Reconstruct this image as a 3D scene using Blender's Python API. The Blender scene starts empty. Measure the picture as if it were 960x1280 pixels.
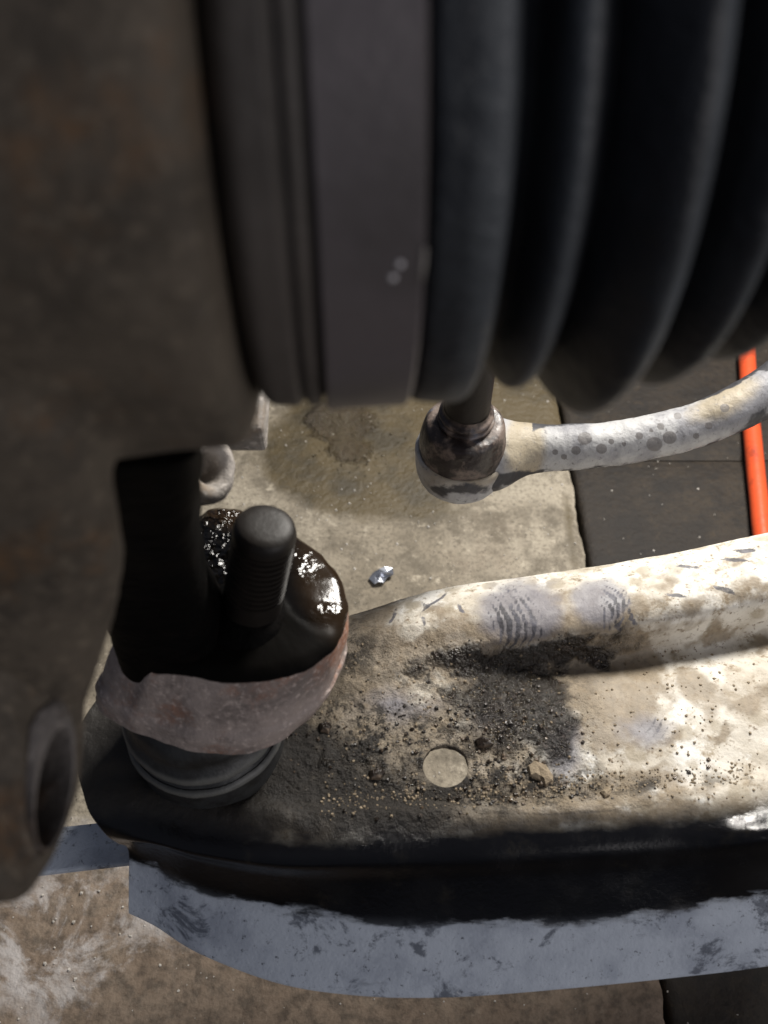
import bpy, bmesh, math, random
import numpy as np
from mathutils import Vector, noise, kdtree
random.seed(7); rng = np.random.default_rng(7)
sc = bpy.context.scene
col = sc.collection

# ------------------------------------------------------------------ camera
CAM = np.array([0.0, 0.0, 0.45]); PITCH = math.radians(50); VF = math.radians(52)
cd = bpy.data.cameras.new('camera'); cam = bpy.data.objects.new('camera', cd); col.objects.link(cam)
cam.location = CAM; cam.rotation_euler = (math.radians(90) - PITCH, 0, 0)
cd.sensor_fit = 'VERTICAL'; cd.sensor_height = 24; cd.lens = 12 / math.tan(VF / 2)
cd.clip_start = .01; cd.clip_end = 50
cd.dof.use_dof = True; cd.dof.focus_distance = .36; cd.dof.aperture_fstop = 12.5
sc.camera = cam
sc.render.resolution_x = 768; sc.render.resolution_y = 1024

# ------------------------------------------------------------------ light
w = bpy.data.worlds.new('World'); sc.world = w; w.use_nodes = True
w.node_tree.nodes['Background'].inputs[0].default_value = (.74, .80, 1.0, 1)
w.node_tree.nodes['Background'].inputs[1].default_value = .12
def area(name, loc, target, size, power, colr):
    l = bpy.data.lights.new(name, 'AREA'); l.shape = 'DISK'; l.size = size; l.energy = power; l.color = colr
    o = bpy.data.objects.new(name, l); col.objects.link(o); o.location = loc
    o.rotation_euler = (Vector(target) - Vector(loc)).to_track_quat('-Z', 'Y').to_euler()
    return o
area('work_lamp', (.25, .52, .56), (.08, .20, .14), .17, 6.5, (1, .955, .89))
area('fill_light', (1.0, -.80, .62), (0, .15, .2), .8, 6.2, (.97, .93, .93))  # added fill light from the front right; no doorway there
sc.view_settings.view_transform = 'Standard'; sc.view_settings.look = 'None'
sc.view_settings.exposure = 0; sc.view_settings.gamma = 1

# ------------------------------------------------------------------ helpers
F = 640 / math.tan(VF / 2)
FW = np.array([0, math.cos(PITCH), -math.sin(PITCH)]); UP = np.array([0, math.sin(PITCH), math.cos(PITCH)]); RT = np.array([1., 0, 0])
def ray(px, py):
    d = FW + RT * (px - 480) / F + UP * (640 - py) / F
    return d
def P(px, py, z):                       # where the sight line meets the level z
    d = ray(px, py); return CAM + d * ((z - CAM[2]) / d[2])
def PD(px, py, dist):
    d = ray(px, py); return CAM + d / np.linalg.norm(d) * dist
def proj(V):
    V = np.asarray(V) - CAM; zf = V @ FW
    return 480 + F * (V @ RT) / zf, 640 - F * (V @ UP) / zf
def n3(v, s, seed=0.):
    return noise.fractal(Vector((v[0] * s + seed, v[1] * s - seed, v[2] * s + 2 * seed)), .9, 2.1, 4)
def catmull(pts, n, closed=False):
    pts = np.array(pts, float); m = len(pts); out = []
    segs = m if closed else m - 1
    for i in range(n):
        t = i / n * segs if closed else i / (n - 1) * segs
        k = min(int(t), segs - 1); f = t - k
        g = (lambda j: pts[j % m]) if closed else (lambda j: pts[min(max(j, 0), m - 1)])
        a, b, c, d = g(k - 1), g(k), g(k + 1), g(k + 2)
        out.append(.5 * ((2 * b) + (c - a) * f + (2 * a - 5 * b + 4 * c - d) * f * f + (3 * b - a - 3 * c + d) * f ** 3))
    return np.array(out)
WL = {}
def empty(name, loc, label, cat, group=None):
    o = bpy.data.objects.new(name, None); col.objects.link(o); o.location = loc
    o.empty_display_size = .02; WL[o.name] = np.array(loc, float)
    o['label'] = label; o['category'] = cat
    if group: o['group'] = group
    return o
def mk(name, V, Fc, mat, parent=None, base=None, smooth=True, ang=35, attrs=None, solid=0, **props):
    V = np.asarray(V, float)
    if base is None: base = V.mean(0) if len(V) else np.zeros(3)
    base = np.array(base, float)
    me = bpy.data.meshes.new(name); me.from_pydata((V - base).tolist(), [], [tuple(int(i) for i in f) for f in Fc]); me.update()
    bm = bmesh.new(); bm.from_mesh(me); bmesh.ops.recalc_face_normals(bm, faces=bm.faces); bm.to_mesh(me); bm.free()
    if smooth:
        me.polygons.foreach_set('use_smooth', [True] * len(me.polygons))
        me.set_sharp_from_angle(angle=math.radians(ang))
    if attrs:
        for k, a in attrs.items():
            at = me.attributes.new(k, 'FLOAT', 'POINT'); at.data.foreach_set('value', np.asarray(a, float))
    me.materials.append(mat)
    o = bpy.data.objects.new(name, me); col.objects.link(o)
    WL[o.name] = base
    if parent is not None:
        o.parent = parent; o.location = base - WL[parent.name]
    else: o.location = base
    if solid:
        s = o.modifiers.new('thickness', 'SOLIDIFY'); s.thickness = solid; s.offset = -1
    for k, v in props.items(): o[k] = v
    return o
def gridfaces(nu, nv, cu=False, cv=False):
    Fs = []
    for i in range(nu if cu else nu - 1):
        for j in range(nv if cv else nv - 1):
            a, b = i * nv + j, i * nv + (j + 1) % nv
            c, d = ((i + 1) % nu) * nv + (j + 1) % nv, ((i + 1) % nu) * nv + j
            Fs.append((a, b, c, d))
    return Fs
def frame(ax):
    ax = np.array(ax, float); ax /= np.linalg.norm(ax)
    h = np.array([0, 0, 1.]) if abs(ax[2]) < .9 else np.array([0, 1., 0])
    e1 = np.cross(h, ax); e1 /= np.linalg.norm(e1); e2 = np.cross(ax, e1)
    return ax, e1, e2
def revolve(prof, org, ax, n=96, sub=1, bump=0, bs=60, seed=0, a0=0, a1=2 * math.pi):
    """prof: (distance along axis, radius)"""
    ax, e1, e2 = frame(ax); prof = catmull(prof, sub * len(prof)) if sub > 1 else np.array(prof, float)
    V = []; full = abs(a1 - a0 - 2 * math.pi) < 1e-6
    for s, r in prof:
        for j in range(n):
            t = a0 + (a1 - a0) * j / (n if full else n - 1)
            p = np.array(org) + ax * s + (e1 * math.cos(t) + e2 * math.sin(t)) * max(r, 1e-5)
            if bump and r > .001:
                p += (e1 * math.cos(t) + e2 * math.sin(t)) * bump * n3(p, bs, seed)
            V.append(p)
    return np.array(V), gridfaces(len(prof), n, False, full)
def tube(path, rad, n=32, sub=40, bump=0, bs=80, caps=True):
    path = np.array(path, float); rad = np.array(rad, float)
    C4 = catmull(np.column_stack([path, rad]), sub); V = []
    T = np.gradient(C4[:, :3], axis=0); e1 = None
    for k in range(sub):
        t = T[k] / np.linalg.norm(T[k])
        if e1 is None: _, e1, _ = frame(t)
        e1 = e1 - t * (e1 @ t); e1 /= np.linalg.norm(e1); e2 = np.cross(t, e1)
        for j in range(n):
            a = 2 * math.pi * j / n; d = e1 * math.cos(a) + e2 * math.sin(a)
            p = C4[k, :3] + d * C4[k, 3]
            if bump: p = p + d * bump * n3(p, bs)
            V.append(p)
    Fs = gridfaces(sub, n, False, True)
    if caps: Fs += [tuple(range(n)), tuple(range((sub - 1) * n, sub * n))]
    return np.array(V), Fs
def box(c, hs, ex=(1, 0, 0), ey=(0, 1, 0)):
    ex = np.array(ex, float); ex /= np.linalg.norm(ex); ey = np.array(ey, float); ey /= np.linalg.norm(ey); ez = np.cross(ex, ey)
    V = [np.array(c) + ex * hs[0] * a + ey * hs[1] * b + ez * hs[2] * d for a in (-1, 1) for b in (-1, 1) for d in (-1, 1)]
    return np.array(V), [(0, 1, 3, 2), (4, 6, 7, 5), (0, 4, 5, 1), (2, 3, 7, 6), (0, 2, 6, 4), (1, 5, 7, 3)]
def bevel(o, w=.0008, seg=2):
    m = o.modifiers.new('bevel', 'BEVEL'); m.width = w; m.segments = seg; m.limit_method = 'ANGLE'; return o
def merge(parts):
    V = []; Fs = []; k = 0
    for v, f in parts:
        V.append(np.array(v)); Fs += [tuple(i + k for i in q) for q in f]; k += len(v)
    return np.vstack(V), Fs
def rot(v, axis, a):
    axis = np.array(axis, float); axis /= np.linalg.norm(axis)
    return v * math.cos(a) + np.cross(axis, v) * math.sin(a) + axis * (v @ axis) * (1 - math.cos(a))

# ------------------------------------------------------------------ materials
class M:
    def __init__(s, name, rough=.6, metal=0., spec=.5):
        s.m = bpy.data.materials.new(name); s.m.use_nodes = True; s.t = s.m.node_tree; s.b = s.t.nodes['Principled BSDF']
        s.b.inputs['Roughness'].default_value = rough; s.b.inputs['Metallic'].default_value = metal
        s.b.inputs['Specular IOR Level'].default_value = spec
        s.co = s.n('ShaderNodeTexCoord').outputs['Object']; s.hn = None
    def n(s, t): return s.t.nodes.new(t)
    def put(s, sock, v):
        if hasattr(v, 'links') or isinstance(v, bpy.types.NodeSocket): s.t.links.new(v, sock)
        elif isinstance(v, (tuple, list)): sock.default_value = (*v, 1) if len(v) == 3 and sock.type == 'RGBA' else v
        else: sock.default_value = v
    def noise(s, sc, det=4, rough=.6, dist=0, co=None):
        q = s.n('ShaderNodeTexNoise'); q.inputs['Scale'].default_value = sc; q.inputs['Detail'].default_value = det
        q.inputs['Roughness'].default_value = rough; q.inputs['Distortion'].default_value = dist
        s.t.links.new(co or s.co, q.inputs['Vector']); return q.outputs['Fac']
    def vor(s, sc, feat='F1', rnd=1):
        q = s.n('ShaderNodeTexVoronoi'); q.feature = feat; q.inputs['Scale'].default_value = sc; q.inputs['Randomness'].default_value = rnd
        s.t.links.new(s.co, q.inputs['Vector']); return q.outputs['Distance']
    def math(s, op, a, b=0., c=0.):
        q = s.n('ShaderNodeMath'); q.operation = op; s.put(q.inputs[0], a); s.put(q.inputs[1], b); s.put(q.inputs[2], c); return q.outputs[0]
    def ss(s, v, lo, hi, a=0., b=1.):
        q = s.n('ShaderNodeMapRange'); q.interpolation_type = 'SMOOTHSTEP'
        s.put(q.inputs[0], v); q.inputs[1].default_value = lo; q.inputs[2].default_value = hi; q.inputs[3].default_value = a; q.inputs[4].default_value = b
        return q.outputs[0]
    def mix(s, f, a, b):
        q = s.n('ShaderNodeMix'); q.data_type = 'RGBA'; s.put(q.inputs[0], f); s.put(q.inputs[6], a); s.put(q.inputs[7], b); return q.outputs[2]
    def mixf(s, f, a, b):
        q = s.n('ShaderNodeMix'); q.data_type = 'FLOAT'; s.put(q.inputs[0], f); s.put(q.inputs[2], a); s.put(q.inputs[3], b); return q.outputs[0]
    def attr(s, name):
        q = s.n('ShaderNodeAttribute'); q.attribute_name = name; return q.outputs['Fac']
    def stretch(s, v):
        q = s.n('ShaderNodeVectorMath'); q.operation = 'MULTIPLY'; s.t.links.new(s.co, q.inputs[0]); q.inputs[1].default_value = v; return q.outputs[0]
    def edge(s, name, sc=90, amt=.5, lo=.42, hi=.58, det=5, co=None):       # ragged edge on a soft mask
        v = s.math('ADD', s.attr(name), s.math('MULTIPLY', s.math('SUBTRACT', s.noise(sc, det, .6, 0, co), .5), amt))
        return s.ss(v, lo, hi)
    def bump(s, h, dist=.0004, st=1.):
        q = s.n('ShaderNodeBump'); q.inputs['Strength'].default_value = st; q.inputs['Distance'].default_value = dist
        s.t.links.new(h, q.inputs['Height'])
        if s.hn is not None: s.t.links.new(s.hn, q.inputs['Normal'])
        s.hn = q.outputs[0]; s.t.links.new(s.hn, s.b.inputs['Normal'])
    def color(s, c): s.put(s.b.inputs['Base Color'], c)
    def rough(s, r): s.put(s.b.inputs['Roughness'], r)

# dusty painted pressed steel of the control arm
a = M('dusty_painted_steel', .6)
c = a.mix(a.ss(a.noise(38, 5, .6), .40, .66), (.70, .665, .59), (.47, .42, .34))
c = a.mix(a.ss(a.noise(130, 8, .75), .50, .66), c, (.31, .25, .17))
c = a.mix(a.ss(a.noise(55, 7, .7), .54, .62), c, (.74, .72, .67))
c = a.mix(a.ss(a.noise(520, 4, .7), .56, .70), c, (.20, .15, .10))
sp = a.math('MULTIPLY', a.ss(a.math('ADD', a.vor(95), a.math('MULTIPLY', a.noise(110, 5), .5)), .62, .50), .75)
c = a.mix(a.math('MULTIPLY', sp, a.ss(a.noise(24, 2), .44, .54)), c, (.36, .31, .23))
c = a.mix(a.math('MULTIPLY', a.edge('brown', 95, 1.1, .32, .72, 8), .85), c, a.mix(a.noise(400, 4), (.11, .085, .055), (.34, .265, .175)))
mk_ = a.math('MULTIPLY', a.math('MULTIPLY', a.edge('mark', 210, .9, .34, .66, 6), a.ss(a.noise(120, 5), .32, .50)), .9)
c = a.mix(a.math('MULTIPLY', a.edge('blot', 90, .8, .3, .8), .75), c, (.20, .20, .235))
c = a.mix(mk_, c, a.mix(a.ss(a.noise(260, 5), .35, .65), (.035, .034, .04), (.12, .12, .145)))
oil = a.edge('oil', 150, .9, .28, .74, 8)
c = a.mix(a.math('MULTIPLY', oil, .93), c, a.mix(a.ss(a.noise(600, 4), .5, .75), (.014, .011, .009), (.075, .058, .05)))
grime_shade = a.edge('grime_shade', 60, .5, .3, .8)
c = a.mix(grime_shade, c, (.018, .015, .012))
lip = a.math('ADD', a.math('MULTIPLY', a.math('MULTIPLY', a.edge('lip', 110, 2.2, .34, .66, 9, a.stretch((.35, 1, 1))), a.ss(a.attr('lip'), .12, .42)), .82), a.math('MULTIPLY', a.edge('lip', 22, .6, .3, .95, 3), .18))
lc = a.mix(a.ss(a.noise(60, 5), .42, .68), (.54, .59, .66), (.39, .43, .50))
lc = a.mix(a.ss(a.noise(420, 5, .78), .58, .70), lc, (.06, .065, .08)); lc = a.mix(a.math('MULTIPLY', a.ss(a.noise(48, 8, .75, .5), .54, .62), .75), lc, (.045, .055, .08))
lc = a.mix(a.ss(a.noise(130, 7, .78), .63, .68), lc, (.55, .57, .6))
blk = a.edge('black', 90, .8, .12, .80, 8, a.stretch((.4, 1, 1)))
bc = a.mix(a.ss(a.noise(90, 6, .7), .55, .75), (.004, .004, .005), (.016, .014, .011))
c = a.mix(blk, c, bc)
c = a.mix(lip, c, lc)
c = a.mix(a.math('MULTIPLY', a.math('MULTIPLY', a.ss(a.attr('caked'), .1, .7), a.ss(a.noise(150, 8, .75), .46, .56)), a.math('SUBTRACT', 1., blk)), c, (.018, .014, .010))
a.color(c)
r = a.mixf(oil, .62, a.ss(a.noise(260, 4), .4, .65, .07, .5)); a.put(a.b.inputs['Specular IOR Level'], a.mixf(blk, .45, .4)); r = a.mixf(blk, r, a.ss(a.noise(60, 4), .4, .7, .13, .34)); r = a.mixf(lip, r, .6); a.rough(r)
gr = a.math('MULTIPLY', a.attr('grit'), a.noise(700, 5, .7))
a.bump(gr, .0022); nb_ = a.math('SUBTRACT', 1., a.math('MULTIPLY', a.math('SUBTRACT', blk, lip), .85))
a.bump(a.math('MULTIPLY', nb_, a.noise(900, 4)), .00015); a.bump(a.math('MULTIPLY', nb_, a.noise(150, 4)), .0004); a.bump(a.math('MULTIPLY', oil, a.noise(520, 3)), .0022)

ARM = a.m

# cast iron of the knuckle: grimy, patches of rust
def iron(name, base, rust, rs, oilm=False, amt=(.52, .7)):
    a = M(name, .7)
    c = a.mix(a.ss(a.noise(55, 5), .4, .65), base, tuple(x * .55 for x in base))
    c = a.mix(a.ss(a.noise(48, 8, .72), *amt), c, rust)
    c = a.mix(a.ss(a.noise(33, 7, .7, 1.), .52, .66), c, tuple(x * .5 for x in base))
    c = a.mix(a.ss(a.noise(600, 4), .5, .8), c, tuple(x * 1.7 for x in base))
    if oilm:
        o = a.edge('oil', 160, .5, .40, .60)
        am = a.edge('amber', 60, .4, .3, .8)
        oc = a.mix(am, (.003, .0025, .002), (.020, .012, .006))
        c = a.mix(o, c, oc); a.rough(a.mixf(o, rs, a.mixf(a.ss(a.attr('wet'), .3, .6), .62, a.mixf(a.noise(150, 2), .06, .2)))); a.put(a.b.inputs['Specular IOR Level'], a.mixf(o, .4, a.mixf(a.ss(a.attr('wet'), .3, .6), .05, .32)))
        ru = a.math('MULTIPLY', a.attr('lumpy'), a.noise(330, 2, .5)); a.bump(ru, .004)
    else: a.rough(rs)
    k = a.math('SUBTRACT', 1., a.math('MULTIPLY', a.attr('oil'), .85))
    a.bump(a.math('MULTIPLY', k, a.noise(140, 6, .6)), .0009); a.bump(a.math('MULTIPLY', k, a.noise(900, 4)), .0002)
    a.color(c); return a.m
IRON = iron('grimy_cast_iron', (.098, .078, .056), (.155, .085, .038), .75)
HUBM = iron('sooty_hub_iron', (.092, .080, .063), (.15, .078, .034), .7)
BOSS = iron('rusty_boss_iron', (.36, .30, .27), (.33, .15, .085), .62, True, (.48, .70))
LUG = iron('dusty_lug_iron', (.34, .31, .28), (.20, .15, .10), .7)
RIM = iron('pale_rim_iron', (.17, .15, .135), (.14, .085, .05), .5)
a = M('oily_dark_iron', .5, 0, .06); a.color(a.mix(a.ss(a.noise(120, 5), .45, .7), (.0012, .0011, .001), (.004, .003, .0025))); a.rough(.7); a.bump(a.noise(160, 5), .0010); DARK = a.m
a = M('greasy_stud_steel', .5, .0, .25); a.color(a.mix(a.noise(300, 4), (.008, .007, .006), (.020, .016, .013))); a.rough(.5); a.rough(.5); a.bump(a.noise(700, 3), .0001); STUD = a.m
a = M('boot_rubber', .55); a.color(a.mix(a.math('MULTIPLY', a.edge('dust_highlight', 60, .5, .2, .9), a.ss(a.noise(25, 3), .3, .55, .55, 1.)), a.mix(a.ss(a.noise(60, 5), .4, .7), (.011, .013, .017), (.020, .023, .027)), (.088, .097, .105))); a.rough(.52); a.bump(a.noise(400, 4), .0003); a.bump(a.noise(70, 6, .7), .0014); RUB = a.m
a = M('joint_cup_steel', .6); a.color(a.mix(a.ss(a.noise(50, 5), .4, .7), (.082, .070, .061), (.056, .048, .041))); a.bump(a.noise(300, 4), .0003); CUP = a.m
a = M('clamp_band_metal', .45, .3); a.color(a.mix(a.ss(a.noise(40, 4), .4, .7), (.150, .132, .134), (.110, .098, .096))); a.bump(a.noise(500, 4), .00015); BAND = a.m
a = M('dust_seal_rubber', .5); a.color(a.mix(a.edge('dust_highlight', 90, .5, .2, .9), a.mix(a.ss(a.noise(150, 5), .4, .7), (.030, .031, .031), (.014, .013, .012)), (.125, .125, .115))); a.bump(a.noise(400, 4), .0003); SEAL = a.m
# tie rod
a = M('dusty_rod_steel', .6)
c = a.mix(a.ss(a.noise(60, 5), .42, .62), (.40, .40, .40), (.235, .235, .25))
c = a.mix(a.math('MULTIPLY', a.edge('tan', 90, .6, .3, .7), .8), c, (.33, .27, .17))
c = a.mix(a.ss(a.noise(500, 5, .7), .55, .72), c, (.13, .125, .125))
c = a.mix(a.math('MULTIPLY', a.edge('spot', 300, .25, .40, .60), .8), c, (.12, .11, .105))
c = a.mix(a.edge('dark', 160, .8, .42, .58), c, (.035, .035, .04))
a.color(c); a.rough(.58); a.bump(a.noise(300, 5), .0005); ROD = a.m
a = M('greasy_rod_socket', .4)
c = a.mix(a.ss(a.noise(110, 6, .65), .45, .6), (.022, .016, .015), (.15, .115, .095)); c = a.mix(a.ss(a.noise(70, 3), .6, .72), c, (.16, .17, .21))
a.color(c); a.rough(a.ss(a.noise(90, 3), .4, .6, .32, .6)); a.bump(a.noise(260, 4), .0005); CAP = a.m
# floor
def concrete(name, c0, c1, stained=True):
    a = M(name, .7)
    c = a.mix(a.ss(a.noise(9, 6, .6), .36, .66), c0, c1)
    c = a.mix(a.ss(a.noise(45, 6, .68), .40, .66), c, tuple(x * .60 for x in c1))
    c = a.mix(a.ss(a.noise(110, 7, .75), .54, .70), c, tuple(min(.6, x * 1.25) for x in c0))
    c = a.mix(a.ss(a.noise(20, 7, .7), .56, .70), c, tuple(x * .5 for x in c1))
    c = a.mix(a.math('MULTIPLY', a.ss(a.noise(420, 6, .78), .47, .66), .8), c, tuple(x * .45 for x in c1))
    c = a.mix(a.ss(a.vor(160), .10, .05), c, tuple(x * .35 for x in c1))
    if stained:
        c = a.mix(a.math('MULTIPLY', a.edge('dirt', 40, .6, .3, .75), .8), c, a.mix(a.ss(a.noise(140, 6, .7), .4, .65), (.21, .150, .105), (.075, .050, .034)))
        c = a.mix(a.math('MULTIPLY', a.math('MULTIPLY', a.edge('white', 60, 1.3, .30, .95, 8), a.ss(a.noise(36, 8, .72, .6), .44, .60)), .9), c, (.50, .47, .45))
        st = a.edge('stain', 42, .8, .22, .62, 8)
        c = a.mix(a.math('MULTIPLY', st, .95), c, a.mix(a.ss(a.noise(28, 4), .4, .65), (.085, .062, .026), (.040, .031, .015)))
        w_ = a.edge('wet', 110, 1.0, .35, .7, 6)
        c = a.mix(a.math('MULTIPLY', w_, .5), c, (.10, .08, .06))
        a.rough(a.mixf(w_, a.mixf(st, .75, .5), .05))
        a.bump(a.math('MULTIPLY', w_, a.noise(300, 4, .6)), .0055)
    a.color(c); a.bump(a.noise(260, 6, .65), .0009); a.bump(a.noise(60, 4), .0010); return a.m
SLAB = concrete('stained_concrete', (.385, .340, .265), (.245, .208, .152))
DSLAB = concrete('dark_concrete', (.032, .022, .012), (.016, .011, .007), False)
GAP = M('joint_grime', .8); GAP.color((.02, .016, .011)); GAP.bump(GAP.noise(300), .0005); GAP = GAP.m
a = M('orange_hose_rubber', .42); a.color(a.mix(a.ss(a.noise(90, 7, .75), .48, .72), (.80, .105, .030), (.38, .060, .028))); a.bump(a.noise(300, 3), .0002); HOSE = a.m
a = M('oil_drops', .06); a.color(a.mix(a.noise(200, 3), (.05, .04, .022), (.09, .07, .04))); DROP = a.m
a = M('foil', .25, .9); a.color(a.mix(a.noise(200, 3), (.75, .78, .85), (.35, .37, .42))); FOIL = a.m
a = M('dry_mud', .85); a.color(a.mix(a.noise(500, 5), (.36, .29, .20), (.17, .13, .085))); a.bump(a.noise(700, 5), .0006); MUD = a.m
a = M('oily_dirt', .3); a.color(a.mix(a.ss(a.noise(160, 4), .5, .6), (.022, .016, .012), (.13, .095, .065))); a.rough(a.ss(a.noise(300, 2), .4, .6, .12, .55)); a.bump(a.noise(900, 4), .0004); CRUMB = a.m
a = M('grey_grit', .6); a.color(a.mix(a.noise(300, 2), (.30, .26, .2), (.7, .68, .64))); GRIT = a.m
a = M('glint_paint', .35); a.color((.75, .72, .72)); GLINT = a.m  # pale colour standing in for the glints on the band

def ell(px, py, cx, cy, rx, ry, ang=0., soft=.5):      # soft ellipse mask in design coordinates, .5 at its rim
    c, s = math.cos(math.radians(ang)), math.sin(math.radians(ang)); dx, dy = px - cx, py - cy
    d = np.sqrt(((dx * c + dy * s) / rx) ** 2 + ((-dx * s + dy * c) / ry) ** 2)
    return np.clip(.5 + (1 - d) / (2 * soft), 0, 1)
def mx(*a): return np.maximum.reduce(a)
def sst(x, lo, hi): t = np.clip((x - lo) / (hi - lo), 0, 1); return t * t * (3 - 2 * t)

# ------------------------------------------------------------------ floor
V, Fs = box((0, .35, -.03), (1.6, 1.6, .015))
floor = mk('floor', V, Fs, GAP, smooth=False, kind='structure')
# edge of the pale slab runs away from the viewer; find it from two of its points
e0, e1 = P(712, 585, .008), P(826, 1240, .008)
ed = (e1 - e0) / (e1[1] - e0[1])
def edgex(y): return e0[0] + ed[0] * (y - e0[1])
nu, nv = 240, 260; ys = np.linspace(-.12, .78, nv); V = []
for i in range(nu):
    for y in ys:
        x1 = edgex(y) + .0012 * n3((0, y, 0), 45) + .0009 * n3((0, y, 0), 180, 3)
        t = i / (nu - 1); x = -.45 + (x1 + .45) * t
        z = .008 + .0008 * n3((x, y, 0), 18)
        if t > .985: z -= .0022 * ((t - .985) / .015) ** 2
        V.append((x, y, z))
top = np.array(V); nb = len(top)
px, py = proj(top)
skirt = [(top[(nu - 1) * nv + j] + np.array([0, 0, -.020])) for j in range(nv)]
V = np.vstack([top, skirt]); Fs = gridfaces(nu, nv) + [((nu - 1) * nv + j, (nu - 1) * nv + j + 1, nb + j + 1, nb + j) for j in range(nv - 1)]
px, py = proj(V)
at = dict(stain=mx(ell(px, py, 465, 572, 130, 72, 6, .4) * 1.15, ell(px, py, 440, 510, 75, 40, 0, .5), ell(px, py, 520, 500, 90, 40, 0, .5), ell(px, py, 655, 505, 80, 40, 0, .6), ell(px, py, 712, 660, 7, 60, -8, .8) * .6),
          wet=mx(ell(px, py, 425, 527, 42, 26, 0, .5), ell(px, py, 440, 563, 30, 18, 0, .6) * .8),
          dirt=np.clip(sst(py, 990, 1120) * .78 + ell(px, py, 620, 690, 90, 60, 0, .9) * .45, 0, 1),
          white=ell(px, py, 80, 1170, 170, 110, -35, .9))
slab = mk('concrete_slab', V, Fs, SLAB, floor, attrs=at, ang=50)
# the darker slabs beyond the joint
def dslab(y0, y1, off=.004, xr=.85):
    n1, n2 = 50, 60; V = []
    for i in range(n1):
        for y in np.linspace(y0, y1, n2):
            x0 = edgex(y) + off; x = x0 + (xr - x0) * (i / (n1 - 1)) ** 1.6
            e = min(y - y0, y1 - y, x - x0); z = -.001 - (.0016 if e < .001 else 0) + .0007 * n3((x, y, 0), 22)
            V.append((x, y, z))
    V = np.array(V); nb = len(V)
    rim = [i * n2 for i in range(n1)], [i * n2 + n2 - 1 for i in range(n1)], list(range(n2))
    Fs = gridfaces(n1, n2); L = [V]
    for rr in rim:
        L.append(V[rr] + np.array([0, 0, -.014])); Fs += [(rr[k], rr[k + 1], nb + k + 1, nb + k) for k in range(len(rr) - 1)]; nb += len(rr)
    mk('concrete_slab', np.vstack(L), Fs, DSLAB, floor, ang=50, label='dark oily slab')
yj = P(840, 572, 0)[1]; yk = P(820, 463, 0)[1]
dslab(-.12, yj - .0004); dslab(yj + .0004, .78)

# grit strewn over the floor (nobody could count it)
def rock(c, r, k=6, sq=.6, seed=0):
    V = []; ang = seed
    for j in range(k): a_ = 2 * math.pi * j / k + ang; rr = r * random.uniform(.7, 1.15); V.append((c[0] + rr * math.cos(a_), c[1] + rr * math.sin(a_), c[2] - r * .15))
    for j in range(k): a_ = 2 * math.pi * j / k + ang + .3; rr = r * random.uniform(.35, .7); V.append((c[0] + rr * math.cos(a_), c[1] + rr * math.sin(a_), c[2] + r * sq * random.uniform(.6, 1.1)))
    Fs = [(j, (j + 1) % k, k + (j + 1) % k, k + j) for j in range(k)] + [tuple(range(k, 2 * k))]
    return np.array(V), Fs
parts = []
for _ in range(2200):
    x, y = random.uniform(-.25, .3), random.uniform(.08, .6)
    if x > edgex(y) - .003: 
        if random.random() < .6: continue
        z = -.001
    else: z = .008
    parts.append(rock((x, y, z), random.choice([.0003, .0004, .0004, .0005, .0006, .0009]), 5, .7, random.random() * 6))
V, Fs = merge(parts)
mk('floor_grit', V, Fs, GRIT, kind='stuff', label='pale grit and sand grains strewn over the concrete floor', category='grit', smooth=False)

def drop(c, r):
    k = 9; V = []
    for a1, zz in ((1., 0), (.93, .3), (.68, .58), (.3, .76)):
        for j in range(k): t = 2 * math.pi * j / k; V.append((c[0] + r * a1 * math.cos(t), c[1] + r * a1 * .9 * math.sin(t), c[2] + r * (zz * .8 - .15)))
    return X_(V), gridfaces(4, k, False, True) + [tuple(range(3 * k, 4 * k))]
X_ = np.array
parts = []
for _ in range(520):
    q = P(random.gauss(428, 17), random.gauss(527, 11), .0085) if random.random() < .8 else P(random.gauss(445, 22), random.gauss(563, 14), .0085)
    parts.append(drop(q, random.choice([.0003, .0004, .0005, .0006, .0009])))
V, Fs = merge(parts)
mk('oil_puddle_drops', V, Fs, DROP, kind='stuff', label='wet glistening oil drops on the stained pale slab below the boot', category='oil drops', ang=80)
# foil scrap
c0 = P(477, 719, .010); V = []
fo = [(-16, 4), (-11, -3), (-3, -8), (4, -11), (14, -9), (15, -1), (7, 3), (3, 9), (-4, 8), (-9, 11)]
for dx, dy in fo: q = P(477 + dx, 719 + dy, .0095 + random.uniform(0, .0025)); V.append(q)
ci = len(V); V.append(c0 + np.array([0, 0, .002])); m = 10
for k in range(m): V.append((V[k] + c0) / 2 + np.array([0, 0, random.uniform(-.001, .0022)]))
Fs = [(k, (k + 1) % m, ci + 1 + (k + 1) % m, ci + 1 + k) for k in range(m)] + [(ci + 1 + k, ci + 1 + (k + 1) % m, ci) for k in range(m)]
mk('foil_scrap', V, Fs, FOIL, smooth=False, solid=.0002, label='small crumpled scrap of silver foil on the pale slab behind the arm', category='foil scrap')

# ------------------------------------------------------------------ orange hose
pts = [P(925, 330, .008), P(932, 420, .006), P(937, 500, .005), P(942, 560, .005), P(948, 620, .005), P(957, 690, .005), P(985, 780, .005), P(1080, 900, .005), P(1250, 1000, .005)]
a_ = 0; V, Fs = tube(pts, [.0052] * len(pts), 20, 90)
mk('air_hose', V, Fs, HOSE, label='orange rubber air hose lying on the dark floor at the right', category='hose')

# ------------------------------------------------------------------ control arm
arm = empty('control_arm', P(700, 900, .13), 'pale dusty pressed steel control arm with oily patch and round hole', 'control arm')
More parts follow.
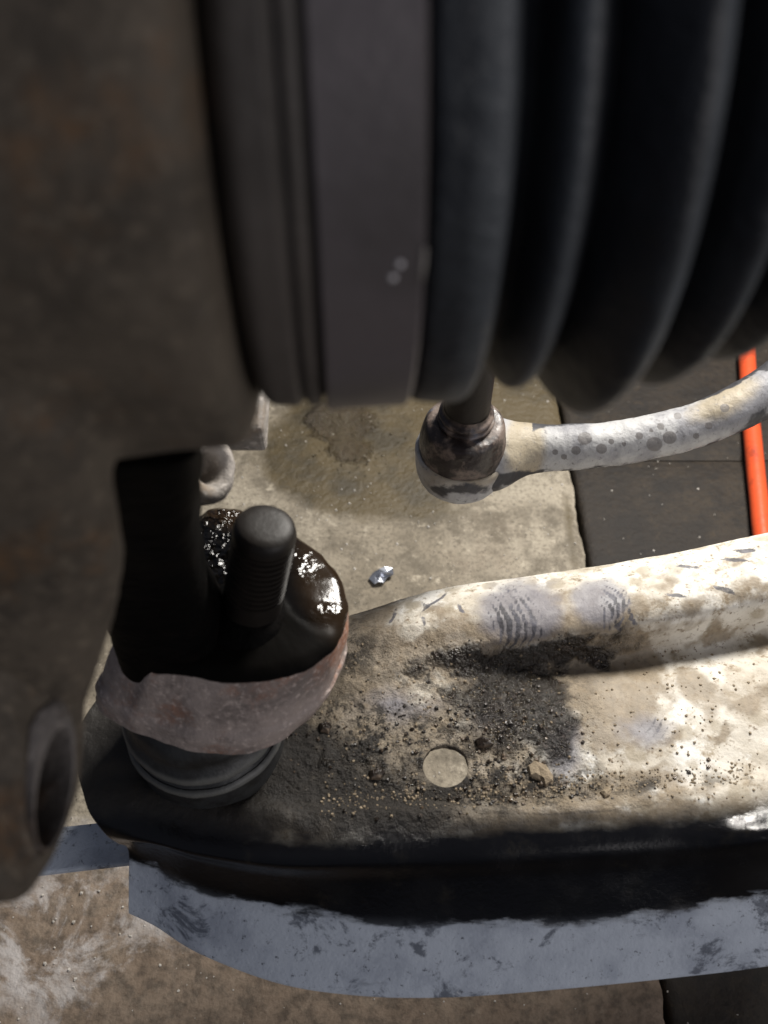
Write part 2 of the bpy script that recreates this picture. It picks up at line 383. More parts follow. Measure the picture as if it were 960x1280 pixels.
#        x     rear  groove seam  shoul blend bott  ridge  groovez
S = [(1200, 610, 745, 925, 975, 1080, 1165, .1815, .1685),
     (1080, 638, 765, 948, 993, 1098, 1185, .1815, .1685),
     (960, 667, 786, 970, 1011, 1118, 1207, .1815, .1685),
     (850, 691, 806, 989, 1024, 1136, 1221, .1812, .1685),
     (700, 716, 824, 1006, 1034, 1148, 1236, .1800, .1690),
     (560, 736, 836, 1010, 1040, 1153, 1246, .1765, .1705),
     (450, 766, 852, 1010, 1045, 1150, 1244, .1725, .1705),
     (350, 800, 872, 1010, 1048, 1136, 1229, .1705, .1695),
     (250, 830, 890, 1000, 1035, 1110, 1192, .1700, .1690),
     (195, 845, 900, 985, 1022, 1082, 1158, .1695, .1690)]
kr = lambda x: min(1, max(0, (x - 850) / 130))
kg = lambda x: min(1, max(0, (x - 520) / 120))
secs = []; dpx = []
for x, re, g, se, sh, be, bo, zr, zg in S:
    rows = [(x, re, zr - .007), (x, re + (g - re) * .30, zr), (x, re + (g - re) * .68, zr - .0022), (x, g + 6, zg - .0038 * kg(x)), (x, g + 46, zg - .0004), (x, (g + se) / 2 + 10, .1695),
            (x, se - 16, .1685), (x, se + 6, .1700), (x, sh, .1680 + .0022 * kr(x)), (x, sh + 32, .1650 + .0068 * kr(x)), (x, (sh + be) / 2 + 6, .1572 + .0068 * kr(x)), (x, be, .1460), (x, (be + bo) / 2, .1375), (x, bo, .1300)]
    w_ = [P(*r_) for r_ in rows]
    w_ = [w_[0] + np.array([0, .005, -.030]), w_[0] + np.array([0, .0025, -.008])] + w_ + [w_[-1] + np.array([0, .004, -.0015])]
    rows = [(x, re - 2), (x, re - 1)] + [r_[:2] for r_ in rows] + [(x, bo + 1)]
    secs.append(np.column_stack([np.array(w_), np.array(rows)]))
end = [(150, 858, .169), (128, 868, .169), (114, 884, .169), (102, 905, .169), (98, 925, .169), (98, 950, .169), (99, 970, .169), (105, 995, .169), (113, 1018, .167), (133, 1044, .161), (147, 1054, .154), (160, 1062, .148), (161, 1100, .139), (161, 1141, .1305)]
w_ = [P(*r_) for r_ in end]
w_ = [w_[0] + np.array([0, .005, -.030]), w_[0] + np.array([0, .0025, -.008])] + w_ + [w_[-1] + np.array([0, .004, -.0015])]
rows = [end[0][:2]] * 2 + [e[:2] for e in end] + [(161, 1142)]
secs.append(np.column_stack([np.array(w_), np.array(rows)]))

secs = np.array(secs)                      # (cols, rows, 5)
NU, NV = 460, 330
A = np.array([catmull(secs[:, r_], NU) for r_ in range(secs.shape[1])]).transpose(1, 0, 2)
A = np.array([catmull(A[i], NV) for i in range(NU)]).reshape(-1, 5)
V = A[:, :3].copy(); px = A[:, 3]; py = A[:, 4]
# dents, packed dirt relief
grit = np.clip(mx(ell(px, py, 640, 905, 85, 75, 0, .6), ell(px, py, 480, 950, 110, 70, 0, .7), ell(px, py, 640, 985, 140, 22, 0, .6)), 0, 1)
grit = grit * .9 + .06 + .28 * ell(px, py, 470, 830, 90, 60, 0, .8)
for i in range(len(V)):
    bk_ = 1 - .8 * min(1, max(0, (py[i] - 1020) / 30))
    h = (.0007 * n3(V[i], 40) + .0002 * n3(V[i], 160, 4)) * bk_
    if grit[i] > .1: h += grit[i] * (.0011 * max(0, n3(V[i], 260, 9)) + .0004 * n3(V[i], 600, 2))
    V[i, 2] += h
# hole
hc = P(557, 957, .1695); hr = .0066
d = np.hypot(V[:, 0] - hc[0], V[:, 1] - hc[1])
fl = gridfaces(NU, NV); Fa = np.array(fl)
cen = V[Fa].mean(1); keep = np.hypot(cen[:, 0] - hc[0], cen[:, 1] - hc[1]) > hr
vp = (py > 850) & (py < 1020)
used_in = np.zeros(len(V), bool); used_in[Fa[~keep].ravel()] = True
used_out = np.zeros(len(V), bool); used_out[Fa[keep].ravel()] = True
bd = np.where(used_in & used_out)[0]
for i in bd:
    v = V[i, :2] - hc[:2]; V[i, :2] = hc[:2] + v / np.linalg.norm(v) * hr
nearh = (d < hr * 1.6)
V[nearh, 2] = V[nearh, 2] * .3 + hc[2] * .7
remap = -np.ones(len(V), int); idx = np.where(used_out)[0]; remap[idx] = np.arange(len(idx))
Fk = remap[Fa[keep]]; Vk = V[idx]; pxk, pyk = px[idx], py[idx]; gk = grit[idx]
xs = np.array([s[0] for s in S])[::-1]
def curve(k): return np.interp(pxk, xs, np.array([s[k] for s in S])[::-1])
sh, be, gv, re_ = curve(4), curve(5), curve(2), curve(1)
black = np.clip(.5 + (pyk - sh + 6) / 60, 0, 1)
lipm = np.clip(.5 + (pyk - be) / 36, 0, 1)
px0, py0 = pxk.copy(), pyk.copy()
wp = np.array([(n3(v, 55, 11) * 26 + n3(v, 170, 5) * 12, n3(v, 55, 23) * 22 + n3(v, 170, 8) * 10) for v in Vk])
pxk = pxk + wp[:, 0]; pyk = pyk + wp[:, 1]
oil = mx(ell(pxk, pyk, 640, 856, 58, 44, 0, .6), ell(pxk, pyk, 664, 898, 40, 46, 30, .6), ell(pxk, pyk, 622, 905, 44, 46, 0, .8) * .85, ell(pxk, pyk, 585, 870, 26, 30, 0, .8) * .7, ell(pxk, pyk, 590, 832, 80, 22, 0, .6) * .8, ell(pxk, pyk, 690, 930, 34, 30, 0, .6),
         ell(pxk, pyk, 700, 818, 115, 15, -4, .6) * .85, ell(pxk, pyk, 470, 960, 120, 34, 0, .8) * .62)
brown = mx(ell(pxk, pyk, 760, 855, 80, 75, 0, .4), ell(pxk, pyk, 560, 820, 75, 45, 0, .5), ell(pxk, pyk, 430, 860, 110, 110, 0, .9) * 1.1, ell(pxk, pyk, 470, 950, 180, 90, 0, .9) * 1.15, ell(pxk, pyk, 640, 1018, 340, 18, -2, .9),
           ell(pxk, pyk, 690, 985, 210, 20, -3, .6), ell(pxk, pyk, 690, 785, 200, 24, -8, .8) * .8, ell(pxk, pyk, 900, 860, 60, 35, 0, .9) * .6)
for x_, y_, a_, b_ in [(868, 850, 36, 22), (938, 876, 34, 20), (884, 795, 26, 12), (935, 742, 42, 16), (835, 722, 34, 14), (905, 905, 18, 10), (952, 815, 30, 14), (800, 762, 34, 22), (560, 765, 34, 18), (845, 935, 20, 10), (770, 890, 30, 26), (925, 700, 22, 9), (690, 750, 60, 20), (590, 800, 50, 16), (865, 760, 40, 14)]:
    brown = np.maximum(brown, ell(pxk, pyk, x_, y_, a_, b_, 0, .85) * .8)
pxk, pyk = px0 + wp[:, 0] * .25, py0 + wp[:, 1] * .25
def streaks(cx, cy, rx, ry, ang, per, sk):
    c_, s_ = math.cos(math.radians(ang)), math.sin(math.radians(ang)); dx, dy = pxk - cx, pyk - cy; u = dx * c_ + dy * s_; v = -dx * s_ + dy * c_
    st = .5 + .5 * np.sin((u + sk * v * v / ry) / per * 2 * math.pi)
    return ell(pxk, pyk, cx, cy, rx, ry, ang, .6) * (.25 + 1. * st * st)
mark = mx(streaks(645, 774, 30, 38, -8, 9.5, .45), streaks(768, 760, 22, 28, -22, 8.5, .4) * .85, streaks(820, 912, 22, 22, 35, 9, .2) * .6)
blot = mx(ell(pxk, pyk, 655, 762, 56, 40, -5, .6), ell(pxk, pyk, 748, 752, 34, 30, 0, .7), ell(pxk, pyk, 812, 912, 34, 30, 0, .8) * .8, ell(pxk, pyk, 505, 885, 60, 26, 0, .9) * .75, ell(pxk, pyk, 705, 940, 26, 36, 0, .8) * .9, ell(pxk, pyk, 610, 900, 60, 30, 0, .9) * .6)
caked = mx(ell(pxk, pyk, 400, 980, 110, 90, 0, .9) * 1.2, ell(pxk, pyk, 465, 950, 115, 65, 5, .7), ell(pxk, pyk, 620, 975, 110, 36, -4, .8), ell(pxk, pyk, 600, 850, 120, 30, 0, .9) * .7, ell(pxk, pyk, 440, 820, 50, 50, 0, .9) * .6, ell(pxk, pyk, 780, 985, 200, 12, -5, .9) * .6)
tick = np.zeros(len(pxk))
for (x_, y_, l_, a_) in [(545, 752, 16, -35), (491, 770, 9, -60), (530, 775, 8, 70), (536, 757, 6, 20), (845, 745, 14, 10), (905, 738, 13, 20), (918, 700, 16, 5), (860, 708, 14, 0), (790, 772, 16, 60), (775, 783, 9, 60), (690, 712, 30, -3), (930, 690, 14, 4), (580, 762, 5, 50)]:
    tick = np.maximum(tick, ell(pxk, pyk, x_, y_, l_, 2.0, a_ + 4 * math.sin(x_), .7))
mark = np.maximum(mark, tick * 1.2)
pxk, pyk = px0 + wp[:, 0], py0 + wp[:, 1]
grime_shade = mx(ell(pxk, pyk, 440, 1015, 190, 62, 0, 1.) * .95, ell(pxk, pyk, 395, 960, 70, 90, 0, 1.) * .8, ell(pxk, pyk, 220, 970, 200, 120, 0, .5) * 1.3 - .1, (px0 < 240) * 1., ell(pxk, pyk, 380, 1000, 150, 42, 0, .9) * .8).clip(0, 1)  # grime round the joint, with the boss's shadow put into the colour
pxk, pyk = px0, py0
arm_o = mk('arm_body', Vk, Fk, ARM, arm, ang=60, attrs=dict(black=black * (1 - lipm * .0), lip=lipm, oil=np.clip(oil, 0, 1), brown=brown, mark=mark, blot=blot, caked=caked, grime_shade=grime_shade, grit=gk), solid=.0022)
kd = kdtree.KDTree(len(Vk)); [kd.insert((pxk[i], pyk[i], 0), i) for i in range(len(Vk))]; kd.balance()
def on_arm(x, y): return Vk[kd.find((x, y, 0))[1]]
# lower flange end seen left of the nose
V, Fs = merge([])if False else box((P(118, 1058, .120) + P(118, 1058, .120)) / 2, (.018, .0075, .0015), (1, .12, 0), (-.12, 1, 0))
bevel(mk('flange_tab', V, Fs, ARM, arm, attrs=dict(lip=[1.2] * 8), smooth=False))

# packed dirt crumbs on the arm
parts = []
for _ in range(1300):
    k = random.random()
    if k < .45: x, y = random.gauss(625, 45), random.gauss(915, 45)
    elif k < .75: x, y = random.gauss(480, 70), random.gauss(935, 45)
    else: x, y = random.uniform(560, 930), 0; y = np.interp(x, [560, 960], [1000, 960]) + random.gauss(0, 8); x = x if x < 760 or random.random() < .3 else x - 260
    if math.hypot((x - 557) / 34, (y - 957) / 32) < 1 or y > 1025: continue
    parts.append(rock(on_arm(x, y), random.choice([.00022, .0003, .00035, .0004, .0005, .00025, .0003, .00085]), 5, .75, random.random() * 6))
V, Fs = merge(parts)
mk('oily_dirt_crumbs', V, Fs, CRUMB, kind='stuff', label='dark oily dirt crumbs caked on the control arm around the hole', category='dirt', smooth=False)
parts = []
for _ in range(900):
    x = random.uniform(400, 950); y = random.choice([random.uniform(800, 1000), np.interp(x, [400, 960], [1005, 965]) + random.gauss(0, 9)])
    if math.hypot((x - 557) / 34, (y - 957) / 32) < 1: continue
    parts.append(rock(on_arm(x, y), random.choice([.0002, .0003, .0004, .0006]), 5, .7, random.random() * 6))
V, Fs = merge(parts)
mk('dry_dirt_crumbs', V, Fs, MUD, kind='stuff', label='pale dry sand crumbs along the seam of the control arm', category='dirt', smooth=False)
parts = []
for _ in range(300):
    x, y = (random.gauss(640, 30), random.gauss(890, 34)) if random.random() < .8 else (random.gauss(600, 50), random.gauss(950, 22))
    if math.hypot((x - 557) / 34, (y - 957) / 32) < 1: continue
    parts.append(drop(on_arm(x, y), random.choice([.0002, .00025, .0003, .0004])))
V, Fs = merge(parts)
mk('oil_patch_drops', V, Fs, DROP, kind='stuff', label='wet dark oil drops in the black patch on the control arm', category='oil drops', ang=80)
def flake(pts, h, mat, label, cat='mud flake', z0=0):
    c0 = on_arm(*np.mean(pts, 0)); m = len(pts); b = [on_arm(*p) + [0, 0, -.0005] for p in pts]
    t = [p + (c0 - p) * .18 + [0, 0, h * random.uniform(.8, 1.25)] for p in b]; t2 = [p + (c0 - p) * .55 + [0, 0, h * random.uniform(1., 1.4)] for p in b]
    V = b + t + t2; Fs = [(k, (k + 1) % m, m + (k + 1) % m, m + k) for k in range(m)] + [(m + k, m + (k + 1) % m, 2 * m + (k + 1) % m, 2 * m + k) for k in range(m)] + [tuple(range(2 * m, 3 * m))]
    mk('mud_flake', V, Fs, mat, smooth=False, label=label, category=cat, group='dirt flakes on the control arm')
flake([(658, 958), (668, 950), (682, 955), (692, 968), (694, 980), (684, 986), (672, 978), (662, 970)], .0014, MUD, 'largest pale tan mud flake right of the hole in the arm')
flake([(750, 990), (757, 984), (764, 987), (763, 995), (754, 998)], .0011, MUD, 'small pale mud flake at the seam, right of the largest flake')
flake([(594, 926), (602, 921), (613, 925), (616, 933), (606, 938), (597, 935)], .0016, CRUMB, 'black oily clod just right of the round hole')
flake([(398, 905), (408, 901), (416, 908), (412, 918), (401, 917)], .0014, CRUMB, 'dark clod between the rusty boss and the hole')
flake([(460, 966), (474, 960), (482, 966), (476, 976), (463, 975)], .0013, CRUMB, 'dark clod left of the round hole, in the shade')

# ------------------------------------------------------------------ ball joint
jc = P(254, 890, .186)
bj = empty('ball_joint', jc, 'greasy ball joint with threaded stud standing up through the rusty boss', 'ball joint')
V, Fs = revolve([(-.020, .0215), (-.0075, .0225), (-.0060, .0230), (-.0048, .0227), (-.0040, .0218)], jc, (0, 0, 1), 128, 3, .0003, 120)
mk('housing_ring', V, Fs, SEAL, bj, attrs=dict(dust_highlight=np.exp(-((V[:, 2] - jc[2] + .0055) / .0014) ** 2)))
V, Fs = revolve([(-.0040, .0215), (-.0030, .0204), (-.0020, .0209), (-.0005, .0221), (.0010, .0226), (.0025, .0221), (.0038, .0212), (.006, .0202), (.0085, .0205), (.012, .019), (.016, .015)], jc, (0, 0, 1), 128, 3, .0003, 120)
mk('dust_seal', V, Fs, SEAL, bj, attrs=dict(dust_highlight=np.exp(-((V[:, 2] - jc[2] - .0014) / .0016) ** 2)))
t1 = P(333, 655, .264); t0 = P(312, 772, .228); ax = t1 - t0; L = np.linalg.norm(ax)
rr = .00745; prof = [(-.02, rr)]
s = .002; 
prof += [(.0, rr * 1.0), (.006, rr * 1.0)]
s = .0125
while s < L - .0052: prof += [(s, rr * 1.0), (s + .0003, rr * .80), (s + .0009, rr * .80), (s + .0012, rr)]; s += .0019
prof += [(L - .0046, rr), (L - .003, rr * 1.0), (L - .0012, rr * .93), (L - .0005, rr * .82), (L - .0001, rr * .60), (L, rr * .3), (L, .00001)]
V, Fs = revolve(prof, t0, ax, 64, 1, .00008, 300)
mk('stud', V, Fs, STUD, bj, ang=50)
V, Fs = revolve([(-.006, .0125), (.001, .0118), (.004, .0098), (.006, .0080), (.0065, .0074)], t0, ax, 48, 3, .0006, 180)
mk('grease_collar', V, Fs, DARK, bj)

# ------------------------------------------------------------------ steering knuckle
AX0 = np.array([0, .137, .388]); YAW = math.radians(4.3); AXD = np.array([math.cos(YAW), math.sin(YAW), 0])
AX0 = AX0 - AXD * .0093
kn = empty('steering_knuckle', P(250, 850, .20), 'grimy cast iron steering knuckle with rusty lower boss and holed ear', 'steering knuckle')
V, Fs = revolve([(-.12, .0001), (-.12, .03), (-.12, .052), (-.09, .0555), (-.06, .0565), (-.035, .0562), (-.022, .0560), (-.0140, .0556), (-.0117, .0545), (-.0107, .051), (-.0107, .040), (-.0107, .0001)], AX0, AXD, 220, 4, .0013, 45)
hubVF = (V, Fs)
# ear
cpx = (57, 985); d0 = ray(*cpx); d0 /= np.linalg.norm(d0)
nE = -d0 * math.cos(math.radians(58)) + RT * math.sin(math.radians(58)); Q = PD(*cpx, .158)
def onE(x, y): d = ray(x, y); return CAM + d * (((Q - CAM) @ nE) / (d @ nE))
out = catmull([(128, 470), (138, 560), (152, 690), (148, 780), (122, 848), (119, 905), (111, 960), (102, 1010), (75, 1078), (44, 1126), (22, 1130), (-20, 1100), (-60, 1000), (-80, 880), (-90, 760), (-100, 600), (-90, 470), (0, 420)], 400, True)
na = 180; ro = []; an = np.unwrap(np.arctan2(out[:, 1] - cpx[1], out[:, 0] - cpx[0]))
for k in range(na):
    t = 2 * math.pi * k / na; da = np.abs((an - t + math.pi) % (2 * math.pi) - math.pi); ro.append(out[np.argmin(da)])
ro = np.array(ro); ti = math.radians(9); ri = []
for k in range(na):
    t = math.atan2(ro[k][1] - cpx[1], ro[k][0] - cpx[0]); cx_, cy_ = math.cos(t), math.sin(t)
    u_, v_ = cx_ * math.cos(ti) + cy_ * math.sin(ti), -cx_ * math.sin(ti) + cy_ * math.cos(ti)
    R_ = 1 / math.sqrt((u_ / 21) ** 2 + (v_ / 76) ** 2); ri.append((cpx[0] + R_ * cx_, cpx[1] + R_ * cy_))
ri = np.array(ri); V = []
rings = [(0, -.022, 0), (0, -.010, 0), (0, -.003, 0), (0, -.0008, 0), (.04, .0001, 0), (.12, .0008, 1), (.24, .0006, 1), (.34, -.0006, 1), (.5, -.0006, 1), (.7, -.0004, 1), (.86, -.0012, 1), (.95, -.0026, 1), (1.0, -.0052, 1), (1.0, -.009, 1), (.97, -.014, 0), (.9, -.016, 0)]
for f, h, b in rings:
    for k in range(na):
        q = ri[k] * (1 - f) + ro[k] * f; p = onE(*q); p = p + nE * (h + b * .0006 * n3(p, 60)); V.append(p)
Fs = gridfaces(len(rings), na, False, True) + [tuple(range(na))]
mk('caliper_ear', V, Fs, IRON, kn)
V = []
for f, h in [(-.03, -.004), (-.02, .0006), (.0, .0014), (.05, .0015), (.08, .0008), (.09, -.003)]:
    for k in range(na): q = ri[k] * (1 - f) + ro[k] * f if f > 0 else ri[k] * (1 + f * 2) - np.array(cpx) * f * 2; V.append(onE(*q) + nE * h)
mk('bore_rim', V, gridfaces(6, na, False, True), RIM, kn)  # rim ring in a lighter iron than the ear
# column to the boss
def loft(secs, n, mat, name, parent, bump=.0008, exp=3.2, **kw):
    V = []
    m = 40; C_ = catmull([np.concatenate(s) for s in secs], m)
    for k in range(m):
        c, ex, ey = C_[k, :3], C_[k, 3:6], C_[k, 6:9]
        for j in range(n):
            t = 2 * math.pi * j / n; ct, st = math.cos(t), math.sin(t)
            q = c + ex * math.copysign(abs(ct) ** (2 / exp), ct) + ey * math.copysign(abs(st) ** (2 / exp), st)
            V.append(q + np.array([1, .3, .5]) * bump * n3(q, 70))
    return mk(name, V, gridfaces(m, n, False, True) + [tuple(range(n)), tuple(range((m - 1) * n, m * n))], mat, parent, **kw)
X = np.array
secs_ = [(P(172, 500, .350), X([.0100, 0, 0]), X([0, .009, .004])),
         (P(170, 590, .318), X([.0110, 0, 0]), X([0, .009, .004])),
         (P(178, 680, .278), X([.0120, 0, 0]), X([0, .009, .004])),
         (P(200, 750, .246), X([.0125, .001, 0]), X([0, .010, .005])),
         (P(218, 790, .225), X([.0135, .002, 0]), X([0, .012, .004]))]
loft(secs_, 48, DARK, 'knuckle_arm', kn)  # near-black colour stands for oil and for the shade on this face
dv = FW * .9
secs_ = [(PD(0, y_, d_), X([e_ * d_ / 1312, 0, 0]), dv * t_) for y_, e_, d_, t_ in [(340, 95, .124, .006), (440, 102, .124, .010), (540, 116, .128, .012), (640, 136, .138, .012), (740, 139, .150, .011), (830, 116, .161, .009), (900, 92, .169, .005)]]
web = loft(secs_, 64, IRON, 'knuckle_body', kn, .0012, 2.3)
hub = mk('hub', *hubVF, IRON, kn)
wb, hb = WL[web.name], WL[hub.name]
bm = bmesh.new(); bm.from_mesh(web.data); n0 = len(bm.verts)
bm.from_mesh(hub.data); bm.verts.ensure_lookup_table()
for v_ in bm.verts[n0:]: v_.co += Vector(hb - wb)
bm.to_mesh(web.data); bm.free(); bpy.data.objects.remove(hub)
m_ = web.modifiers.new('fuse', 'REMESH'); m_.mode = 'VOXEL'; m_.voxel_size = .0012; m_.use_smooth_shade = True
m_ = web.modifiers.new('soften', 'SMOOTH'); m_.factor = .5; m_.iterations = 22
# boss
topo = [(148, 790), (168, 812), (194, 833), (262, 842), (336, 844), (384, 831), (420, 806), (436, 762), (428, 722), (400, 688), (352, 656), (300, 634), (262, 632), (238, 655), (206, 700), (166, 755)]
boto = [(116, 868), (122, 893), (163, 916), (232, 940), (300, 949), (350, 931), (400, 888), (424, 836)]
nb = 200; zt, zb = .229, .200
def poly(pts, n, k):                        # closed polygon with only slightly softened corners
    pts = np.array(pts + [pts[0]]); m = len(pts) - 1; t = np.arange(n) / n * m; q = np.column_stack([np.interp(t, np.arange(m + 1), pts[:, a_]) for a_ in range(3)])
    for _ in range(k): q = (np.roll(q, 1, 0) + 2 * q + np.roll(q, -1, 0)) / 4
    return q
T = poly([P(x, y, zt) for x, y in topo], nb, 8)
bl = [P(x, y, zb) for x, y in boto]
tw = [P(x, y, zt) for x, y in topo]
bl = bl + [np.array([tw[k][0] - .001, tw[k][1] + (-.002 if k < 12 else .0), zb]) for k in range(8, 16)]
B = poly(bl, nb, 14); cT = P(318, 745, zt)
V = []; lev = []
ringsB = [('c', .04), ('c', .12), ('c', .22), ('c', .34), ('c', .46), ('c', .58), ('c', .70), ('c', .80), ('c', .88), ('c', .94), ('c', .98)]
for _, f in ringsB:
    for k in range(nb):
        p = cT + (T[k] - cT) * f; p[2] = zt + .0032 * (1 - f ** 2.2) - .0006 * (f > .97)
        V.append(p); lev.append(0)
for g, dz in [(0.0, -.0010), (.08, 0), (.18, 0), (.28, 0), (.39, 0), (.5, 0), (.6, 0), (.66, 0), (.68, 0), (.76, 0), (.78, 0), (.88, 0), (.97, 0), (1.0, 0)]:
    for k in range(nb):
        p = T[k] * (1 - g) + B[k] * g; o_ = p - cT; o_[2] = 0; o_ /= np.linalg.norm(o_)
        p = p + o_ * (.0010 * math.sin(math.pi * min(1, g * 1.0)) + .0003 * n3(p, 75) + .0003 * n3(p, 220, 3)); 
        if g == 1.0: p = p - o_ * .0015
        q_ = (k * 1.0 / nb)
        for kc, wd, hh in ((.125, .012, .0005), (.20, .02, .0006)):
            p = p + o_ * hh * math.exp(-((q_ - kc) / wd) ** 2) * (.3 + .7 * (g < .8))
        if .66 < g < .8: p = p + o_ * .0007
        V.append(p + [0, 0, dz]); lev.append(1)
for f in (.8, .4):
    for k in range(nb): p = B[k] * f + B.mean(0) * (1 - f); V.append(p); lev.append(1)
V = X(V); lev = X(lev)
px, py = proj(V)
for i in range(len(V)):
    if lev[i] == 0: V[i, 2] += .0003 * n3(V[i], 110, 5) + .0014 * max(0, n3(V[i], 210, 8)) * float(ell(px[i], py[i], 262, 672, 50, 60, 0, .6))
oil = np.where(lev == 0, 1., 0.)
k0 = len(ringsB) * nb
oil[k0:k0 + nb] = 1.; oil[k0 + nb:k0 + 2 * nb] = .42; oil = np.where((px < 190) & (py > 785), 0, oil)
amber = mx(ell(px, py, 418, 725, 48, 75, -20, .7), ell(px, py, 300, 640, 60, 26, 10, .7) * .9)
lump = .008 + mx(ell(px, py, 262, 668, 55, 62, 0, .6), ell(px, py, 372, 700, 16, 24, 0, .6) * .22, ell(px, py, 405, 765, 22, 9, 0, .6) * .2)
Fs = gridfaces(len(V) // nb, nb, False, True) + [tuple(range(nb))]
mk('lower_boss', V, Fs, BOSS, kn, ang=55, attrs=dict(oil=oil, amber=amber, lumpy=lump, wet=mx(ell(px, py, 258, 672, 50, 66, 0, .4), ell(px, py, 395, 715, 50, 75, -25, .5))))
# grey lug with a hollow, and the plate edge beside it
lc = P(262, 585, .262); la = X([.75, -.35, .45])
V, Fs = revolve([(-.02, .0085), (-.002, .0088), (.0006, .0082), (.0016, .0068), (.0012, .0052), (-.001, .0040), (-.006, .0036), (-.007, .0001)], lc, la, 64, 3, .0008, 120)
mk('mounting_lug', V, Fs, LUG, kn)
c = P(301, 500, .262)
V, Fs = box(c, (.0068, .012, .006), (1, 0, 0), (0, 1, .25)); bevel(mk('backing_plate', V, Fs, LUG, kn, smooth=False), .0012)

# ------------------------------------------------------------------ drive shaft
ds = empty('drive_shaft', AX0 + X([0, 0, -.05]), 'dark drive shaft joint with clamped ribbed rubber boot across the top', 'drive shaft')
V, Fs = revolve([(-.030, .044), (-.0120, .044), (-.0108, .0455), (-.0096, .0485), (-.0082, .0501), (-.0060, .0503), (-.0046, .0503), (-.0042, .0496), (-.0036, .0496), (-.0032, .0503), (-.0018, .0502), (-.0013, .0490), (.0, .0485), (.008, .0485)], AX0, AXD, 200, 3, .0002, 60)
mk('joint_cup', V, Fs, CUP, ds)
V, Fs = revolve([(-.0012, .0490), (-.0011, .0507), (-.0008, .0511), (.0092, .0511), (.0096, .0507), (.0097, .0490)], AX0, AXD, 240, 1, .00008, 60)
band = mk('band_clamp', V, Fs, BAND, ds)
prof = [(.0098, .0488), (.0103, .0498), (.0112, .0506), (.0150, .0510), (.0172, .0506), (.0182, .0480), (.0190, .0445), (.0200, .0430), (.0212, .0440), (.0222, .0470), (.0238, .0494), (.0256, .0490), (.0268, .0462), (.0276, .0450), (.0285, .0465)]
s = .0340; r = .0532
for k in range(8):
    r += (.0004, -.0003, .0002, -.0004)[k % 4] 
    prof += [(s - .0024, r - .0018), (s, r), (s + .0024, r - .0016), (s + .0039, r - .0062), (s + .0048, r - .0092), (s + .0059, r - .0080)]
    s += .0098; r -= .0031
V, Fs = revolve(prof, AX0, AXD, 240, 5, .0003, 40)
pc = catmull(prof, 5 * len(prof)); dd = np.zeros(len(pc))
for c_, w__, a__ in [(.0110, .006, .35), (.0165, .0035, .7), (.0240, .0018, .75)] + [(.0360 + .0098 * k, .0017, .95) for k in range(8)]:
    dd = np.maximum(dd, a__ * np.exp(-((pc[:, 0] - c_) / w__) ** 2))  # paler right of each rib crest: dust plus highlight put into the colour
mk('ribbed_boot', V, Fs, RUB, ds, attrs=dict(dust_highlight=np.repeat(dd, 240)))
# the shaft beyond the boot
V, Fs = revolve([(.08, .014), (.105, .0135), (.26, .0135), (.262, .0001)], AX0, AXD, 48)
mk('shaft', V, Fs, CUP, ds)
# glints on the band, modelled as two pale dots and a pale streak
def surf_at(x, y, r):                     # nearest meeting point of a sight line with the cylinder of radius r
    d = ray(x, y); d /= np.linalg.norm(d); o = CAM - AX0; dp = d - AXD * (d @ AXD); op = o - AXD * (o @ AXD)
    A_, B_, C_ = dp @ dp, 2 * dp @ op, op @ op - r * r; t = (-B_ - math.sqrt(B_ * B_ - 4 * A_ * C_)) / (2 * A_); return CAM + d * t
for x, y in [(500, 330), (491, 347)]:
    p = surf_at(x, y, .0511); nr = p - AX0; nr -= AXD * (nr @ AXD); nr /= np.linalg.norm(nr)
    V, Fs = revolve([(-.0002, .0004), (.0001, .00038), (.0003, .0002), (.00035, .00001)], p, nr, 12)
    mk('glint_dot', V, Fs, GLINT, band)
p0, p1 = surf_at(531, 308, .0512), surf_at(527, 350, .0512)
V, Fs = tube([p0, (p0 + p1) / 2, p1], [.0002, .0003, .0002], 10, 8); mk('glint_streak', V, Fs, LUG, band)

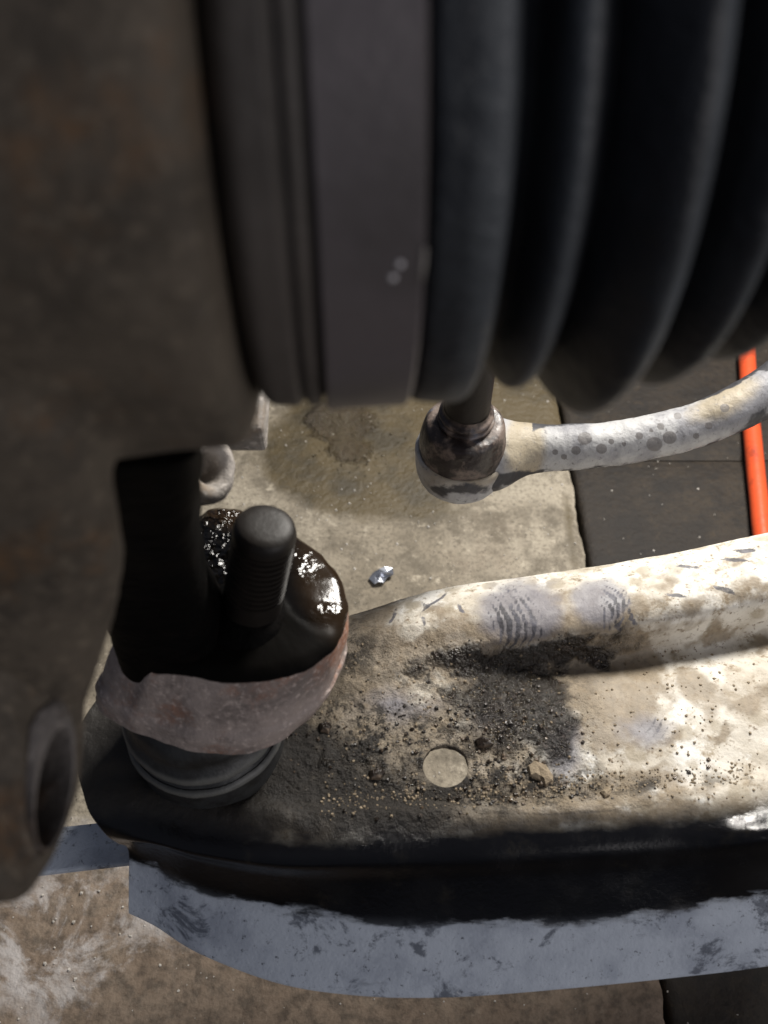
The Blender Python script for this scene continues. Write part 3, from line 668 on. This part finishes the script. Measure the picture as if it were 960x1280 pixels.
# ------------------------------------------------------------------ tie rod
ec = P(577, 566, .197)
tr = empty('tie_rod', ec, 'dusty grey tie rod with greasy ball end below the ribbed boot', 'tie rod')
ea = X([.02, -.05, 1.])
V, Fs = revolve([(-.012, .0001), (-.012, .010), (-.0105, .0132), (-.0070, .0148), (-.0020, .0152), (.0012, .0154), (.0024, .0152), (.0030, .0144), (.0022, .0134), (.0010, .0128)], ec, ea, 96, 3, .0003, 150)
px, py = proj(V)
mk('end_housing', V, Fs, ROD, tr, attrs=dict(tan=ell(px, py, 575, 590, 70, 30, 0, .8) * .7, spot=px * 0, dark=ell(px, py, 570, 612, 60, 10, 0, .9) * .7))
V, Fs = revolve([(.0005, .0138), (.0030, .0143), (.0065, .0143), (.0105, .0136), (.0138, .0128), (.0150, .0118), (.0154, .0100), (.0156, .0084), (.0164, .0090), (.0174, .0090), (.0180, .0080), (.0188, .0087), (.0198, .0087), (.0206, .0078), (.022, .0074)], ec, ea, 96, 3, .0003, 150)
mk('dust_cover', V, Fs, CAP, tr)
V, Fs = revolve([(.016, .0072), (.075, .0072), (.0752, .0001)], ec, ea, 40); mk('stud', V, Fs, STUD, tr)
cl = [(596, 572, .0120), (622, 566, .0122), (648, 562, .0096), (678, 560, .0080), (740, 557, .0076), (800, 549, .0075), (860, 535, .0076), (905, 518, .0079), (950, 494, .0082), (1000, 460, .0084), (1080, 400, .0084), (1180, 330, .0084)]
pts = [P(x, y, .195 + max(0, x - 850) * .00005) for x, y, _ in cl]
V, Fs = tube(pts, [r_ for *_, r_ in cl], 56, 300, .0004, 90)
px, py = proj(V)
sp = np.zeros(len(px))
for x, y, r_ in [(731, 548, 9), (720, 563, 6), (752, 561, 7), (799, 545, 5), (818, 555, 10), (837, 547, 9), (826, 533, 5), (847, 520, 5), (886, 532, 5), (906, 510, 6), (814, 538, 3), (780, 555, 3), (764, 552, 4), (870, 545, 4), (694, 565, 4), (705, 571, 4)]:
    sp = np.maximum(sp, ell(px, py, x, y, r_, r_ * .9, 0, .5))
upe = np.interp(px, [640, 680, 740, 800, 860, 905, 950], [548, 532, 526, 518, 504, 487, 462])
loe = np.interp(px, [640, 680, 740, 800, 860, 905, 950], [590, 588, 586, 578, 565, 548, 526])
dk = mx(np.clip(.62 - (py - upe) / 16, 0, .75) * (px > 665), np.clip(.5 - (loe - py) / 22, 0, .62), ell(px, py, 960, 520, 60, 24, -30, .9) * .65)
tanm = mx(ell(px, py, 655, 562, 26, 40, 0, .7), ell(px, py, 905, 500, 50, 20, -25, .8) * .8)
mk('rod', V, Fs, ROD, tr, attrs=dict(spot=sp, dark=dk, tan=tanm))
